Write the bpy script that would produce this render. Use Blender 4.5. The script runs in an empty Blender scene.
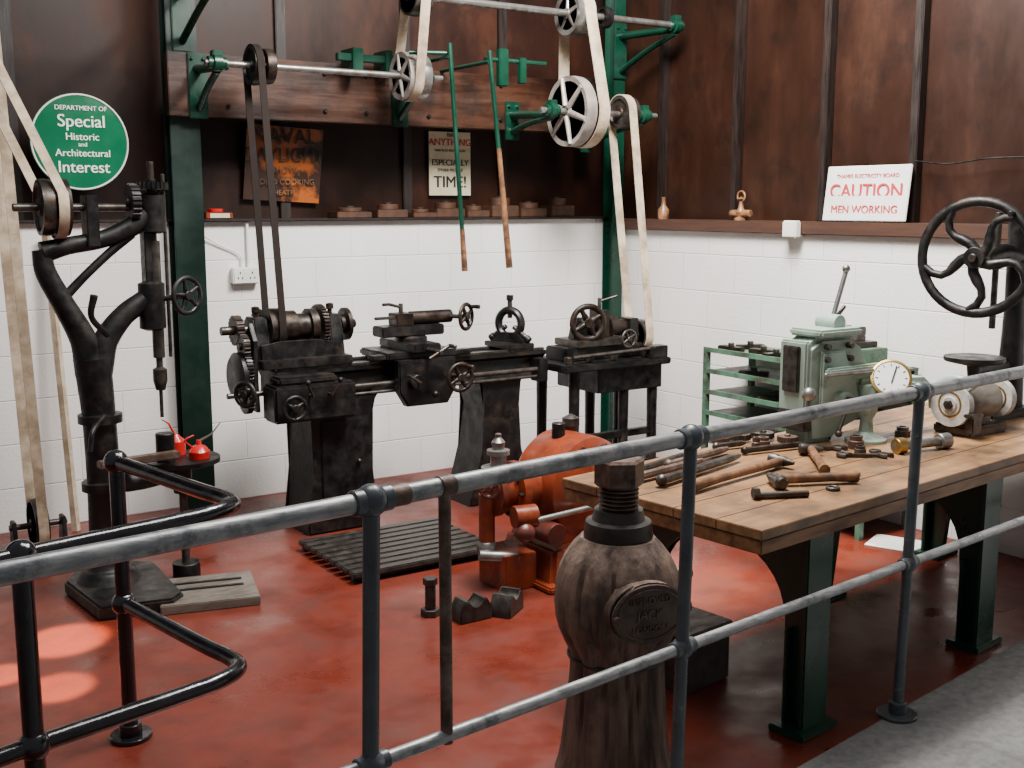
import bpy, bmesh, math, random
from mathutils import Vector, Matrix, Quaternion
random.seed(7)
V=Vector
KM={'black_iron':.62,'brown_iron':.7,'dark_steel':.8,'orange_enamel':.62,'red_oxide':.7,'red_floor_paint':.62,'concrete':.62,'dark_timber':.55,'dark_timber_panel':.5,'board_timber':.65,'batten_timber':.6,'slat_iron':.7,'worn_rail_steel':.85,'green_paint':.8,'bench_timber':.9,'sign_green':.75,'poster_orange':.8,'ledge_timber':.7}
# ------------------------------------------------------------ materials
def mat(name,c1,c2=None,rough=.5,metal=0.,scale=8.,bump=.0,lo=.4,hi=.65,stretch=(1,1,1),spec=.5,coat=0,c3=None,grime=None,gs=3.,glo=.45,ghi=.62,rvar=.25):
    m=bpy.data.materials.new(name);m.use_nodes=True
    k_=KM.get(name,1);sc=lambda c:None if c is None else tuple(x*k_ for x in c)
    c2=c2 or tuple(x*.6 for x in c1);c1,c2,c3,grime=sc(c1),sc(c2),sc(c3),sc(grime)
    nt=m.node_tree;b=nt.nodes['Principled BSDF'];L=nt.links
    b.inputs['Roughness'].default_value=rough;b.inputs['Metallic'].default_value=metal
    b.inputs['Specular IOR Level'].default_value=spec
    b.inputs['Coat Weight'].default_value=coat
    tc=nt.nodes.new('ShaderNodeTexCoord');mp=nt.nodes.new('ShaderNodeMapping');mp.inputs['Scale'].default_value=stretch
    L.new(tc.outputs['Object'],mp.inputs['Vector'])
    n=nt.nodes.new('ShaderNodeTexNoise');n.inputs['Scale'].default_value=scale;n.inputs['Detail'].default_value=8;n.inputs['Roughness'].default_value=.6
    L.new(mp.outputs['Vector'],n.inputs['Vector'])
    r=nt.nodes.new('ShaderNodeValToRGB');r.color_ramp.elements[0].position=lo;r.color_ramp.elements[1].position=hi
    r.color_ramp.elements[0].color=(*c1,1);r.color_ramp.elements[1].color=(*c2,1)
    if c3:
        e=r.color_ramp.elements.new((lo+hi)/2);e.color=(*c3,1)
    L.new(n.outputs['Fac'],r.inputs['Fac']);col=r.outputs['Color']
    if grime:
        n2=nt.nodes.new('ShaderNodeTexNoise');n2.inputs['Scale'].default_value=gs;n2.inputs['Detail'].default_value=10;n2.inputs['Roughness'].default_value=.7
        L.new(tc.outputs['Object'],n2.inputs['Vector'])
        r2=nt.nodes.new('ShaderNodeValToRGB');r2.color_ramp.elements[0].position=glo;r2.color_ramp.elements[1].position=ghi
        r2.color_ramp.elements[0].color=(0,0,0,1);r2.color_ramp.elements[1].color=(1,1,1,1);L.new(n2.outputs['Fac'],r2.inputs['Fac'])
        mx=nt.nodes.new('ShaderNodeMixRGB');L.new(r2.outputs['Color'],mx.inputs[0]);L.new(col,mx.inputs[1]);mx.inputs[2].default_value=(*grime,1);col=mx.outputs[0]
    L.new(col,b.inputs['Base Color'])
    mr=nt.nodes.new('ShaderNodeMapRange');mr.inputs['From Min'].default_value=.3;mr.inputs['From Max'].default_value=.7;mr.inputs['To Min'].default_value=max(0.05,rough-rvar*.4);mr.inputs['To Max'].default_value=min(1,rough+rvar*.6)
    L.new(n.outputs['Fac'],mr.inputs['Value']);L.new(mr.outputs['Result'],b.inputs['Roughness'])
    if bump:
        bp=nt.nodes.new('ShaderNodeBump');bp.inputs['Strength'].default_value=bump;bp.inputs['Distance'].default_value=.01
        L.new(n.outputs['Fac'],bp.inputs['Height']);L.new(bp.outputs['Normal'],b.inputs['Normal'])
    return m
def blockwall(name,axis):
    m=bpy.data.materials.new(name);m.use_nodes=True;nt=m.node_tree;b=nt.nodes['Principled BSDF'];L=nt.links
    tc=nt.nodes.new('ShaderNodeTexCoord');s=nt.nodes.new('ShaderNodeSeparateXYZ');c=nt.nodes.new('ShaderNodeCombineXYZ')
    L.new(tc.outputs['Object'],s.inputs[0]);L.new(s.outputs[axis],c.inputs[0]);L.new(s.outputs[2],c.inputs[1])
    br=nt.nodes.new('ShaderNodeTexBrick');L.new(c.outputs[0],br.inputs['Vector'])
    br.inputs['Scale'].default_value=1;br.inputs['Brick Width'].default_value=.45;br.inputs['Row Height'].default_value=.225
    br.inputs['Mortar Size'].default_value=.005;br.inputs['Mortar Smooth'].default_value=1
    br.inputs['Color1'].default_value=(.84,.82,.79,1);br.inputs['Color2'].default_value=(.81,.79,.765,1);br.inputs['Mortar'].default_value=(.77,.755,.73,1)
    n=nt.nodes.new('ShaderNodeTexNoise');n.inputs['Scale'].default_value=60;n.inputs['Detail'].default_value=8;n.inputs['Roughness'].default_value=.7
    L.new(tc.outputs['Object'],n.inputs['Vector'])
    n2=nt.nodes.new('ShaderNodeTexNoise');n2.inputs['Scale'].default_value=1.6;n2.inputs['Detail'].default_value=7
    L.new(tc.outputs['Object'],n2.inputs['Vector'])
    mx=nt.nodes.new('ShaderNodeMixRGB');mx.blend_type='MULTIPLY';mx.inputs[0].default_value=.2
    L.new(br.outputs['Color'],mx.inputs[1]);L.new(n2.outputs['Fac'],mx.inputs[2]);L.new(mx.outputs[0],b.inputs['Base Color'])
    b.inputs['Roughness'].default_value=.75
    ad=nt.nodes.new('ShaderNodeMath');ad.operation='MULTIPLY_ADD';L.new(n.outputs['Fac'],ad.inputs[0]);ad.inputs[1].default_value=.9
    iv=nt.nodes.new('ShaderNodeMath');iv.operation='SUBTRACT';iv.inputs[0].default_value=1;L.new(br.outputs['Fac'],iv.inputs[1]);L.new(iv.outputs[0],ad.inputs[2])
    bp=nt.nodes.new('ShaderNodeBump');bp.inputs['Strength'].default_value=.55;bp.inputs['Distance'].default_value=.005
    L.new(ad.outputs[0],bp.inputs['Height']);L.new(bp.outputs['Normal'],b.inputs['Normal'])
    return m
IRON=mat('black_iron',(.006,.006,.007),(.017,.014,.012),rough=.42,metal=.3,scale=14,bump=.2,grime=(.045,.028,.017),gs=7,glo=.54,ghi=.72,rvar=.4)
IRONB=mat('brown_iron',(.016,.010,.008),(.04,.026,.018),rough=.42,metal=.5,scale=18,bump=.25,grime=(.07,.042,.025),gs=11,glo=.5,ghi=.7,rvar=.4)
STEEL=mat('worn_steel',(.32,.32,.31),(.16,.14,.12),rough=.33,metal=.8,scale=16,bump=.1,grime=(.12,.09,.07),gs=9,glo=.55,ghi=.7)
DSTEEL=mat('dark_steel',(.12,.11,.10),(.035,.028,.023),rough=.36,metal=.7,scale=20,bump=.15,grime=(.065,.038,.022),gs=13,glo=.5,ghi=.66)
RAILP=mat('grey_rail_paint',(.045,.053,.062),(.068,.078,.088),rough=.3,scale=9,bump=.1,grime=(.13,.14,.15),gs=30,glo=.6,ghi=.68)
RAILS=mat('worn_rail_steel',(.25,.255,.27),(.46,.455,.45),rough=.38,metal=.45,scale=7,stretch=(1.5,12,12),bump=.12,lo=.35,hi=.62,c3=(.33,.34,.35),grime=(.11,.12,.13),gs=9,glo=.5,ghi=.64)
RUST=mat('rusty_pipe',(.10,.055,.038),(.19,.14,.12),rough=.5,metal=.4,scale=25,bump=.3,grime=(.05,.03,.02),gs=12)
BLK=mat('gloss_black_paint',(.004,.004,.006),(.008,.008,.011),rough=.15,scale=14,coat=.4,bump=.3)
GREEN=mat('green_paint',(.001,.035,.019),(.003,.05,.028),rough=.3,scale=5,bump=.1,grime=(.01,.02,.014),gs=8,glo=.55,ghi=.75)
DGREEN=mat('dark_green_paint',(.0015,.013,.009),(.0025,.02,.013),rough=.4,scale=5,bump=.1)
PGREEN=mat('pale_green_paint',(.31,.40,.335),(.23,.31,.26),rough=.4,scale=6,bump=.12,grime=(.10,.11,.085),gs=8,glo=.54,ghi=.72)
MGREEN=mat('rack_green_paint',(.055,.14,.09),(.09,.19,.12),rough=.45,scale=10,bump=.1,grime=(.05,.05,.035),gs=9)
ORANGE=mat('orange_enamel',(.36,.062,.020),(.25,.038,.014),rough=.3,scale=5,bump=.1,grime=(.08,.022,.012),gs=6,glo=.50,ghi=.68)
MAROON=mat('red_oxide',(.15,.03,.02),(.07,.027,.018),rough=.38,scale=20,bump=.2)
REDP=mat('red_paint',(.5,.01,.01),(.3,.01,.01),rough=.2,scale=10)
BRASS=mat('brass',(.5,.32,.1),(.3,.2,.08),rough=.3,metal=.9,scale=15)
WHITE=mat('white_enamel',(.75,.75,.72),(.62,.62,.58),rough=.35,scale=6)
ABR=mat('abrasive_stone',(.42,.41,.38),(.32,.30,.27),rough=.8,scale=40,bump=.3)
PAPER=mat('paper',(.66,.60,.42),(.52,.46,.32),rough=.8,scale=6)
SIGNG=mat('sign_green',(.004,.14,.06),(.007,.17,.08),rough=.2,scale=3)
POSTO=mat('poster_orange',(.42,.10,.012),(.03,.010,.004),rough=.42,scale=5,lo=.46,hi=.56)
TXTR=mat('text_red',(.50,.03,.04),(.45,.03,.04),rough=.5)
TXTK=mat('text_black',(.015,.015,.015),(.015,.015,.015),rough=.5)
TXTW=mat('text_white',(.8,.85,.8),(.7,.8,.7),rough=.4)
BELT=mat('canvas_belt',(.56,.46,.34),(.40,.31,.21),rough=.8,scale=14,bump=.1,grime=(.27,.20,.13),gs=5)
DBELT=mat('leather_belt',(.010,.007,.006),(.02,.012,.009),rough=.8,scale=20,spec=.2)
WDARK=mat('dark_timber',(.012,.0035,.0018),(.095,.026,.008),rough=.42,scale=2.6,stretch=(1,1,.4),bump=.15,lo=.32,hi=.72,c3=(.034,.009,.004),grime=(.008,.003,.002),gs=5,glo=.55,ghi=.75,spec=.3)
WDARK2=mat('dark_timber_panel',(.018,.006,.003),(.085,.030,.013),rough=.42,scale=1.9,stretch=(1,1,.4),bump=.12,lo=.34,hi=.72,c3=(.038,.012,.0055),grime=(.010,.004,.0025),gs=4,glo=.5,ghi=.75,spec=.3)
WBAT=mat('batten_timber',(.010,.0035,.0023),(.018,.007,.004),rough=.5,scale=9,stretch=(6,6,.6),bump=.2)
WBOARD=mat('board_timber',(.05,.014,.005),(.10,.032,.011),rough=.42,scale=4,stretch=(.6,4,5),bump=.2,grime=(.02,.007,.003),gs=6)
WLEDGE=mat('ledge_timber',(.085,.035,.02),(.05,.02,.012),rough=.55,scale=6,stretch=(1,.5,6),bump=.2)
WTABLE=mat('bench_timber',(.40,.215,.095),(.15,.07,.028),rough=.42,scale=3.2,stretch=(.8,7,7),bump=.3,lo=.31,hi=.70,c3=(.29,.145,.058),grime=(.10,.055,.027),gs=3.2,glo=.43,ghi=.62)
WEDGE=mat('bench_edge_timber',(.24,.11,.04),(.09,.035,.014),rough=.5,scale=4,stretch=(1,6,6),bump=.3)
WHANDLE=mat('handle_timber',(.26,.12,.05),(.12,.055,.025),rough=.38,scale=20,bump=.1,grime=(.05,.025,.015),gs=9)
WOLD=mat('weathered_timber',(.19,.125,.092),(.028,.016,.012),rough=.7,scale=7,stretch=(3.2,3.2,.35),bump=1.0,lo=.33,hi=.66,c3=(.115,.072,.052),grime=(.055,.033,.024),gs=6,glo=.5,ghi=.7)
WBLOCK=mat('block_timber',(.07,.028,.012),(.035,.014,.007),rough=.6,scale=14,bump=.2)
FLOORM=mat('red_floor_paint',(.19,.028,.014),(.115,.018,.010),rough=.34,scale=3.2,bump=.10,lo=.3,hi=.75,c3=(.215,.033,.017),grime=(.085,.022,.015),gs=2.4,glo=.46,ghi=.74,rvar=.45)
CONC=mat('concrete',(.30,.30,.295),(.22,.22,.215),rough=.8,scale=30,bump=.3)
SLAT=mat('slat_iron',(.035,.03,.027),(.075,.063,.055),rough=.42,metal=.35,scale=20,bump=.2)
PLATEM=mat('jack_plate_iron',(.06,.04,.032),(.11,.08,.065),rough=.45,metal=.4,scale=20,bump=.3)
PLANK=mat('grey_plate',(.17,.145,.12),(.09,.073,.06),rough=.45,metal=.3,scale=8,stretch=(1,3,3),bump=.2)
SPK=mat('pulley_iron',(.34,.31,.28),(.2,.17,.15),rough=.45,metal=.3,scale=12,bump=.1)
WALLB=blockwall('white_block_back',0);WALLR=blockwall('white_block_right',1)
# ------------------------------------------------------------ helpers
cur=None;curinv=Matrix.Identity(4)
def G(name,loc=(0,0,0),rz=0,local=False,rot=None):
    global cur,curinv
    e=bpy.data.objects.new(name,None);bpy.context.collection.objects.link(e)
    e.empty_display_size=.1
    M=Matrix.Translation(V(loc))@(rot.to_4x4() if rot else Matrix.Rotation(rz,4,'Z'))
    e.matrix_world=M
    cur=e;curinv=Matrix.Identity(4) if local else M.inverted()
    return e
def fin(name,bm,m,smooth=True,top=False):
    bmesh.ops.recalc_face_normals(bm,faces=bm.faces)
    me=bpy.data.meshes.new(name)
    if not top: bm.transform(curinv)
    bm.to_mesh(me);bm.free()
    if smooth:
        me.shade_smooth();me.set_sharp_from_angle(angle=math.radians(38))
    me.materials.append(m)
    o=bpy.data.objects.new(name,me);bpy.context.collection.objects.link(o)
    if not top and cur: o.parent=cur
    return o
def box(name,c,s,m,rot=None,bev=.004,top=False,taper=None):
    bm=bmesh.new();bmesh.ops.create_cube(bm,size=1)
    for v in bm.verts:
        if taper and v.co.z>0: v.co.x*=taper[0];v.co.y*=taper[1]
        v.co=V((v.co.x*s[0],v.co.y*s[1],v.co.z*s[2]))
    if bev: bmesh.ops.bevel(bm,geom=bm.edges[:],offset=min(bev,min(s)*.3),segments=2,affect='EDGES')
    M=Matrix.Translation(V(c))
    if rot: M=M@Matrix.Rotation(rot[2],4,'Z')@Matrix.Rotation(rot[1],4,'Y')@Matrix.Rotation(rot[0],4,'X')
    bm.transform(M)
    return fin(name,bm,m,top=top)
def bb(name,x0,x1,y0,y1,z0,z1,m,bev=.004,top=False,**k):
    return box(name,((x0+x1)/2,(y0+y1)/2,(z0+z1)/2),(x1-x0,y1-y0,z1-z0),m,bev=bev,top=top,**k)
def frame(d):
    d=V(d).normalized();a=V((0,0,1)) if abs(d.z)<.9 else V((1,0,0))
    u=a.cross(d).normalized();w=d.cross(u)
    return u,w,d
def lathe(name,o,d,prof,m,seg=32):
    o=V(o);u,w,d=frame(d);bm=bmesh.new();rings=[]
    for r,h in prof:
        if r<1e-5: rings.append([bm.verts.new(o+d*h)])
        else: rings.append([bm.verts.new(o+d*h+(u*math.cos(a)+w*math.sin(a))*r) for a in [2*math.pi*i/seg for i in range(seg)]])
    for A,B in zip(rings,rings[1:]):
        for i in range(seg):
            j=(i+1)%seg
            if len(A)==1 and len(B)==1: continue
            if len(A)==1: bm.faces.new([A[0],B[j],B[i]])
            elif len(B)==1: bm.faces.new([A[i],A[j],B[0]])
            else: bm.faces.new([A[i],A[j],B[j],B[i]])
    for R_ in (rings[0],rings[-1]):
        if len(R_)>1: bm.faces.new(R_)
    return fin(name,bm,m)
def cyl(name,a,b,r,m,r2=None,seg=20,bev=.0025):
    a=V(a);b=V(b);h=(b-a).length;r2=r if r2 is None else r2
    k=min(bev,r*.3,h*.3)
    return lathe(name,a,b-a,[(r-k,0),(r,k),(r2,h-k),(max(r2-k,0.0001),h)],m,seg)
def ball(name,c,r,m,sz=1,seg=20):
    n=10;return lathe(name,V(c)-V((0,0,r*sz)),(0,0,1),[(r*math.sin(math.pi*i/n),r*sz*(1-math.cos(math.pi*i/n))) for i in range(n+1)],m,seg)
def crom(pts,n=6):
    P=[V(p) for p in pts];P=[P[0]*2-P[1]]+P+[P[-1]*2-P[-2]];out=[]
    for i in range(1,len(P)-2):
        for k in range(n):
            t=k/n;a,b,c,d=P[i-1:i+3]
            out.append(.5*((2*b)+(c-a)*t+(2*a-5*b+4*c-d)*t*t+(3*b-a-3*c+d)*t**3))
    out.append(P[-2]);return out
def tube(name,pts,r,m,smooth=False,seg=14,n=6,flat=1.0):
    rs=r if isinstance(r,(list,tuple)) else [r]*len(pts)
    if smooth:
        q=crom([(*p,) for p in pts],n);rr=[]
        for i in range(len(rs)-1):
            for k in range(n): rr.append(rs[i]+(rs[i+1]-rs[i])*k/n)
        rr.append(rs[-1]);pts,rs=q,rr
    pts=[V(p) for p in pts];bm=bmesh.new();rings=[];u=None
    for i,p in enumerate(pts):
        t=(pts[min(i+1,len(pts)-1)]-pts[max(i-1,0)]).normalized()
        if u is None: u,w,_=frame(t)
        else: u=(u-t*u.dot(t)).normalized();w=t.cross(u)
        rings.append([bm.verts.new(p+(u*math.cos(a)*flat+w*math.sin(a))*rs[i]) for a in [2*math.pi*j/seg for j in range(seg)]])
    for A,B in zip(rings,rings[1:]):
        for i in range(seg):
            j=(i+1)%seg;bm.faces.new([A[i],A[j],B[j],B[i]])
    bm.faces.new(rings[0]);bm.faces.new(rings[-1])
    return fin(name,bm,m)
def torus(name,c,d,R,r,m,seg=40,s2=10,flat=1.0,a0=0,a1=2*math.pi):
    c=V(c);u,w,d=frame(d);bm=bmesh.new();rings=[];full=abs(a1-a0-2*math.pi)<1e-6
    N=seg if full else seg+1
    for i in range(N):
        a=a0+(a1-a0)*i/seg;e=u*math.cos(a)+w*math.sin(a)
        rings.append([bm.verts.new(c+e*(R+r*math.cos(b))+d*r*flat*math.sin(b)) for b in [2*math.pi*j/s2 for j in range(s2)]])
    for i in range(N if full else N-1):
        A=rings[i];B=rings[(i+1)%N]
        for j in range(s2):
            k=(j+1)%s2;bm.faces.new([A[j],A[k],B[k],B[j]])
    if not full: bm.faces.new(rings[0]);bm.faces.new(rings[-1])
    return fin(name,bm,m)
def prism(name,poly,o,ax,ay,thick,m,bev=.003):
    o=V(o);ax=V(ax).normalized();ay=V(ay).normalized();n=ax.cross(ay)
    bm=bmesh.new()
    A=[bm.verts.new(o+ax*x+ay*y-n*thick/2) for x,y in poly];B=[bm.verts.new(o+ax*x+ay*y+n*thick/2) for x,y in poly]
    f1=bm.faces.new(A);f2=bm.faces.new(B[::-1]);N=len(poly)
    for i in range(N): bm.faces.new([A[i],B[i],B[(i+1)%N],A[(i+1)%N]])
    if bev: 
        ed=[e for e in bm.edges if f1 in e.link_faces or f2 in e.link_faces]
        bmesh.ops.bevel(bm,geom=ed,offset=bev,segments=2,affect='EDGES')
    return fin(name,bm,m)
def pulley(nm,c,d,R,w,m,spokes=5,hub=.03,solid=False,off=0,sm=None):
    c=V(c);u,v,d=frame(d);th=.012;sm=sm or m
    if solid:
        lathe(nm,c-d*w/2,d,[(.01,0),(R*.3,0),(R*.35,.012),(R-.02,.012),(R-.015,0),(R,.002),(R+.003,w/2),(R,w-.002),(R-.015,w),(R-.02,w-.012),(R*.35,w-.012),(R*.3,w),(.01,w)],m)
        return
    lathe(nm+'_rim',c-d*w/2,d,[(R-th,0),(R,0),(R+.003,w/2),(R,w),(R-th,w),(R-th,0)],m,40)
    cyl(nm+'_hub',c-d*(w*.6),c+d*w*.6,hub,sm)
    if off:
        lathe(nm+'_face_ring',c-d*w/2,d,[(R-.028,0),(R+.001,-.004),(R+.001,.012),(R-.028,.012),(R-.028,0)],sm,40)
    for i in range(spokes):
        a=2*math.pi*i/spokes+.3;e=u*math.cos(a)+v*math.sin(a);cc=c-d*off
        tube(nm+'_spoke%d'%i,[cc+e*hub*.7,cc+e*(R-th*.6)],[.020,.014],sm,flat=.8,seg=10)
def wheel(nm,c,d,R,r,m,spokes=4,curve=0,hub=.03,handle=False,hm=None):
    c=V(c);u,v,d=frame(d)
    torus(nm+'_rim',c,d,R,r,m,flat=.9)
    cyl(nm+'_hub',c-d*hub*.8,c+d*hub*.8,hub,m)
    for i in range(spokes):
        a=2*math.pi*i/spokes+.5
        pts=[]
        for k in range(7):
            q=k/6;rr=hub*.7+(R-hub*.7)*q;aa=a+curve*math.sin(q*math.pi)*1.0+curve*q*.6
            pts.append(c+(u*math.cos(aa)+v*math.sin(aa))*rr)
        tube(nm+'_spoke%d'%i,pts,[r*1.05]*3+[r*.8]*4,m,seg=10)
    if handle:
        e=u*math.cos(.9)+v*math.sin(.9);cyl(nm+'_handle',c+e*R,c+e*R+d*.06,.009,hm or m,r2=.012)
def gear(nm,c,d,R,w,m,teeth=24,hole=True):
    c=V(c);u,v,d=frame(d);pts=[]
    for i in range(teeth):
        for k,rr in ((0,.92),(.2,1),(.5,1),(.7,.92)):
            a=2*math.pi*(i+k)/teeth;pts.append((R*rr*math.cos(a),R*rr*math.sin(a)))
    prism(nm,pts,c,u,v,w,m,bev=0)
    cyl(nm+'_hub',c-d*w*.9,c+d*w*.9,R*.3,m)
def belt(nm,c1,r1,c2,r2,w,th,m,xdir=(1,0,0)):
    c1=V(c1);c2=V(c2);x=V(xdir).normalized();D=c2-c1;off=D.dot(x);Dp=D-x*off
    L=Dp.length;e=Dp/L;n=x.cross(e)
    b=math.asin((r1-r2)/L);pts=[]
    a0=math.pi/2-b
    for i in range(17):
        a=a0+(2*math.pi-2*a0)*i/16;pts.append((c1+(e*math.cos(a)+n*math.sin(a))*(r1+th),))
    for i in range(17):
        a=-a0+2*a0*i/16;pts.append((c2+(e*math.cos(a)+n*math.sin(a))*(r2+th),))
    P=[p[0] for p in pts];N=len(P);bm=bmesh.new();rg=[]
    for i in range(N):
        t=(P[(i+1)%N]-P[i-1]).normalized();o=t.cross(x).normalized()
        rg.append([bm.verts.new(P[i]+x*sx*w/2+o*so*th/2) for sx,so in ((-1,-1),(1,-1),(1,1),(-1,1))])
    for i in range(N):
        A=rg[i];B=rg[(i+1)%N]
        for j in range(4):
            k=(j+1)%4;bm.faces.new([A[j],A[k],B[k],B[j]])
    return fin(nm,bm,m)
def text(nm,s,loc,ax,ay,size,m,align='CENTER',ext=.0008,bold=0):
    c=bpy.data.curves.new(nm,'FONT');c.body=s;c.size=size;c.align_x=align;c.align_y='CENTER';c.extrude=ext
    o=bpy.data.objects.new(nm,c);bpy.context.collection.objects.link(o)
    bpy.context.view_layer.update()
    me0=bpy.data.meshes.new_from_object(o);bpy.data.objects.remove(o)
    ax=V(ax).normalized();ay=V(ay).normalized();az=ax.cross(ay)
    for k in ((0,) if not bold else (-1,1)):
        me=me0.copy();L_=V(loc)+ax*k*bold*size+az*(.00005*k)
        M=Matrix(((ax.x,ay.x,az.x,L_[0]),(ax.y,ay.y,az.y,L_[1]),(ax.z,ay.z,az.z,L_[2]),(0,0,0,1)))
        me.transform(curinv@M);me.materials.clear();me.materials.append(m)
        q=bpy.data.objects.new(nm,me);bpy.context.collection.objects.link(q);q.parent=cur
# ------------------------------------------------------------ camera
H=1.65;f=1140.0;p=math.atan(179/1140.0);th=math.radians(56.4)
d=V((math.cos(th),math.sin(th),0));R=V((math.sin(th),-math.cos(th),0))
F=d*math.cos(p)-V((0,0,math.sin(p)));U=d*math.sin(p)+V((0,0,math.cos(p)))
cam=bpy.data.cameras.new('camera');co=bpy.data.objects.new('camera',cam);bpy.context.collection.objects.link(co)
cam.sensor_width=36;cam.lens=f/1024*36
co.matrix_world=Matrix(((R.x,U.x,-F.x,0),(R.y,U.y,-F.y,0),(R.z,U.z,-F.z,H),(0,0,0,1)))
bpy.context.scene.camera=co
# ------------------------------------------------------------ room
def poly(name,pts,z0,z1,m):
    bm=bmesh.new();A=[bm.verts.new((x,y,z0)) for x,y in pts];B=[bm.verts.new((x,y,z1)) for x,y in pts]
    bm.faces.new(A);bm.faces.new(B);N=len(pts)
    for i in range(N): bm.faces.new([A[i],A[(i+1)%N],B[(i+1)%N],B[i]])
    return fin(name,bm,m,smooth=False,top=True)
ly=lambda x:2.17+.148*(x-2.46)
poly('floor',[(-2.5,ly(-2.5)),(5.1,ly(5.1)),(5.1,6.4),(-2.5,6.4)],-.1,0,FLOORM)
poly('floor_concrete',[(-2.5,-2.5),(5.1,-2.5),(5.1,ly(5.1)),(-2.5,ly(-2.5))],-.1,0,CONC)
bb('wall_back',-2.5,4.88,6.1,6.42,0,1.56,WALLB,bev=0,top=True)
bb('wall_right',4.88,5.2,-1.5,6.42,0,1.49,WALLR,bev=0,top=True)
bb('wall_back_panelling',-2.5,5.2,6.3,6.42,1.56,3.7,WDARK,bev=0,top=True)
bb('wall_right_panelling',5.0,5.2,-1.5,6.3,1.56,3.7,WDARK2,bev=0,top=True)
bb('trim_1',4.84,5.0,-1.5,6.09,1.49,1.56,WLEDGE,top=True)
for i,y in enumerate((5.72,5.05,4.37,3.78,3.1,2.4)):
    bb('trim_%d'%(i+2),4.945,5.0,y-.025,y+.025,1.56,3.7,WBAT,top=True)
for i,x in enumerate((1.15,2.6,3.4,4.1)):
    bb('trim_%d'%(i+8),x-.03,x+.03,6.27,6.3,1.56,3.7,WBAT,top=True)
bb('trim_12',-2.5,4.88,6.06,6.3,1.56,1.575,WBAT,top=True)
def hanger(x,y0,y1,z,m=GREEN,drop=.28):
    bb('wall_plate',x-.05,x+.05,y0-.015,y0,z-drop-.05,z+.08,m)
    tube('arm',[(x,y0-.01,z),(x,y1,z-.02)],[.026,.02],m,seg=10)
    tube('brace',[(x,y0-.01,z-drop),(x,y0-(y0-y1)*.5,z-drop*.55),(x,y1,z-.04)],[.02,.018,.018],m,smooth=True,seg=10)
    lathe('bearing',(x-.045,y1,z),(1,0,0),[(.02,0),(.032,0),(.032,.02),(.045,.025),(.045,.065),(.032,.07),(.032,.09),(.02,.09)],m,20)
    box('cap',(x,y1,z+.045),(.05,.05,.03),m)
    for s in (-1,1): cyl('bolt',(x+s*.03,y0-.03,z+.05),(x+s*.03,y0,z+.05),.009,m,seg=6)
G('steel_column',(1.94,6.04,0));bb('flange_front',1.86,2.02,5.99,6.0,0,3.6,DGREEN);bb('web',1.93,1.95,6.0,6.09,0,3.6,DGREEN);bb('flange_back',1.86,2.02,6.085,6.098,0,3.6,DGREEN)
G('steel_column',(4.8,6.04,0));bb('flange_front',4.78,4.87,5.99,6.0,0,3.6,GREEN);bb('web',4.815,4.83,6.0,6.09,0,3.6,GREEN);bb('flange_back',4.78,4.87,6.085,6.098,0,3.6,GREEN)
G('shaft_support_bracket',(4.8,5.9,2.73));hanger(4.82,5.99,5.45,2.73,drop=.22)
G('shaft_support_bracket',(1.94,5.9,2.73));hanger(1.94,5.99,5.45,2.73,drop=.25)
G('mounting_board',(3.1,5.96,2.25));bb('plank',1.84,4.4,5.92,5.985,2.10,2.42,WBOARD)
for x in (2.15,2.7,2.95,3.35,3.85,4.25):
    for z in (2.16,2.36): cyl('bolt_head',(x,5.905,z),(x,5.925,z),.012,IRON,seg=6)
# ------------------------------------------------------------ line shaft, countershafts
G('line_shaft',(3,5.45,2.73));cyl('shaft',(.6,5.45,2.73),(4.86,5.45,2.73),.02,STEEL)
pulley('small_pulley',(3.02,5.45,2.73),(1,0,0),.10,.10,DSTEEL)
pulley('drive_pulley',(4.06,5.45,2.73),(1,0,0),.12,.12,STEEL,off=.05)
pulley('loose_pulley',(4.27,5.45,2.73),(1,0,0),.06,.05,IRON,solid=True)
pulley('left_pulley',(.92,5.45,2.73),(1,0,0),.12,.06,DSTEEL);pulley('drill_pulley',(.74,5.45,2.73),(1,0,0),.12,.06,DSTEEL)
G('countershaft',(2.65,5.62,2.34));hanger(1.99,5.92,5.62,2.34,drop=.2);hanger(3.16,5.92,5.62,2.34,drop=.2)
cyl('shaft',(1.93,5.62,2.34),(3.27,5.62,2.34),.017,STEEL)
pulley('step_pulley',(2.18,5.62,2.34),(1,0,0),.095,.05,IRON,solid=True)
pulley('step_pulley',(2.25,5.62,2.34),(1,0,0),.085,.05,IRONB,solid=True)
pulley('fast_pulley',(3.04,5.62,2.34),(1,0,0),.125,.06,SPK,spokes=6,off=.024,hub=.035)
pulley('loose_pulley',(3.12,5.62,2.34),(1,0,0),.12,.05,STEEL,spokes=6)
G('countershaft',(4.3,5.5,2.19));hanger(3.93,5.92,5.5,2.19,drop=.1);hanger(4.62,6.08,5.5,2.19,drop=.15)
cyl('shaft',(3.85,5.5,2.19),(4.72,5.5,2.19),.018,STEEL)
pulley('spoked_pulley',(4.075,5.5,2.19),(1,0,0),.20,.07,SPK,spokes=6,hub=.045,off=.04)
pulley('belt_drum',(4.16,5.5,2.19),(1,0,0),.198,.075,IRONB,solid=True)
pulley('small_pulley',(4.47,5.5,2.2),(1,0,0),.095,.10,DSTEEL,solid=True)
bb('hanger_plate',4.34,4.42,5.86,5.92,2.08,2.42,GREEN)
G('drive_belt',(3.1,5.5,2.5));belt('belt_loop',(3.02,5.45,2.73),.10,(3.06,5.62,2.34),.125,.055,.006,BELT)
G('drive_belt',(4.1,5.5,2.5));belt('belt_loop',(4.07,5.45,2.73),.12,(4.16,5.5,2.19),.198,.075,.006,BELT)
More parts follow.
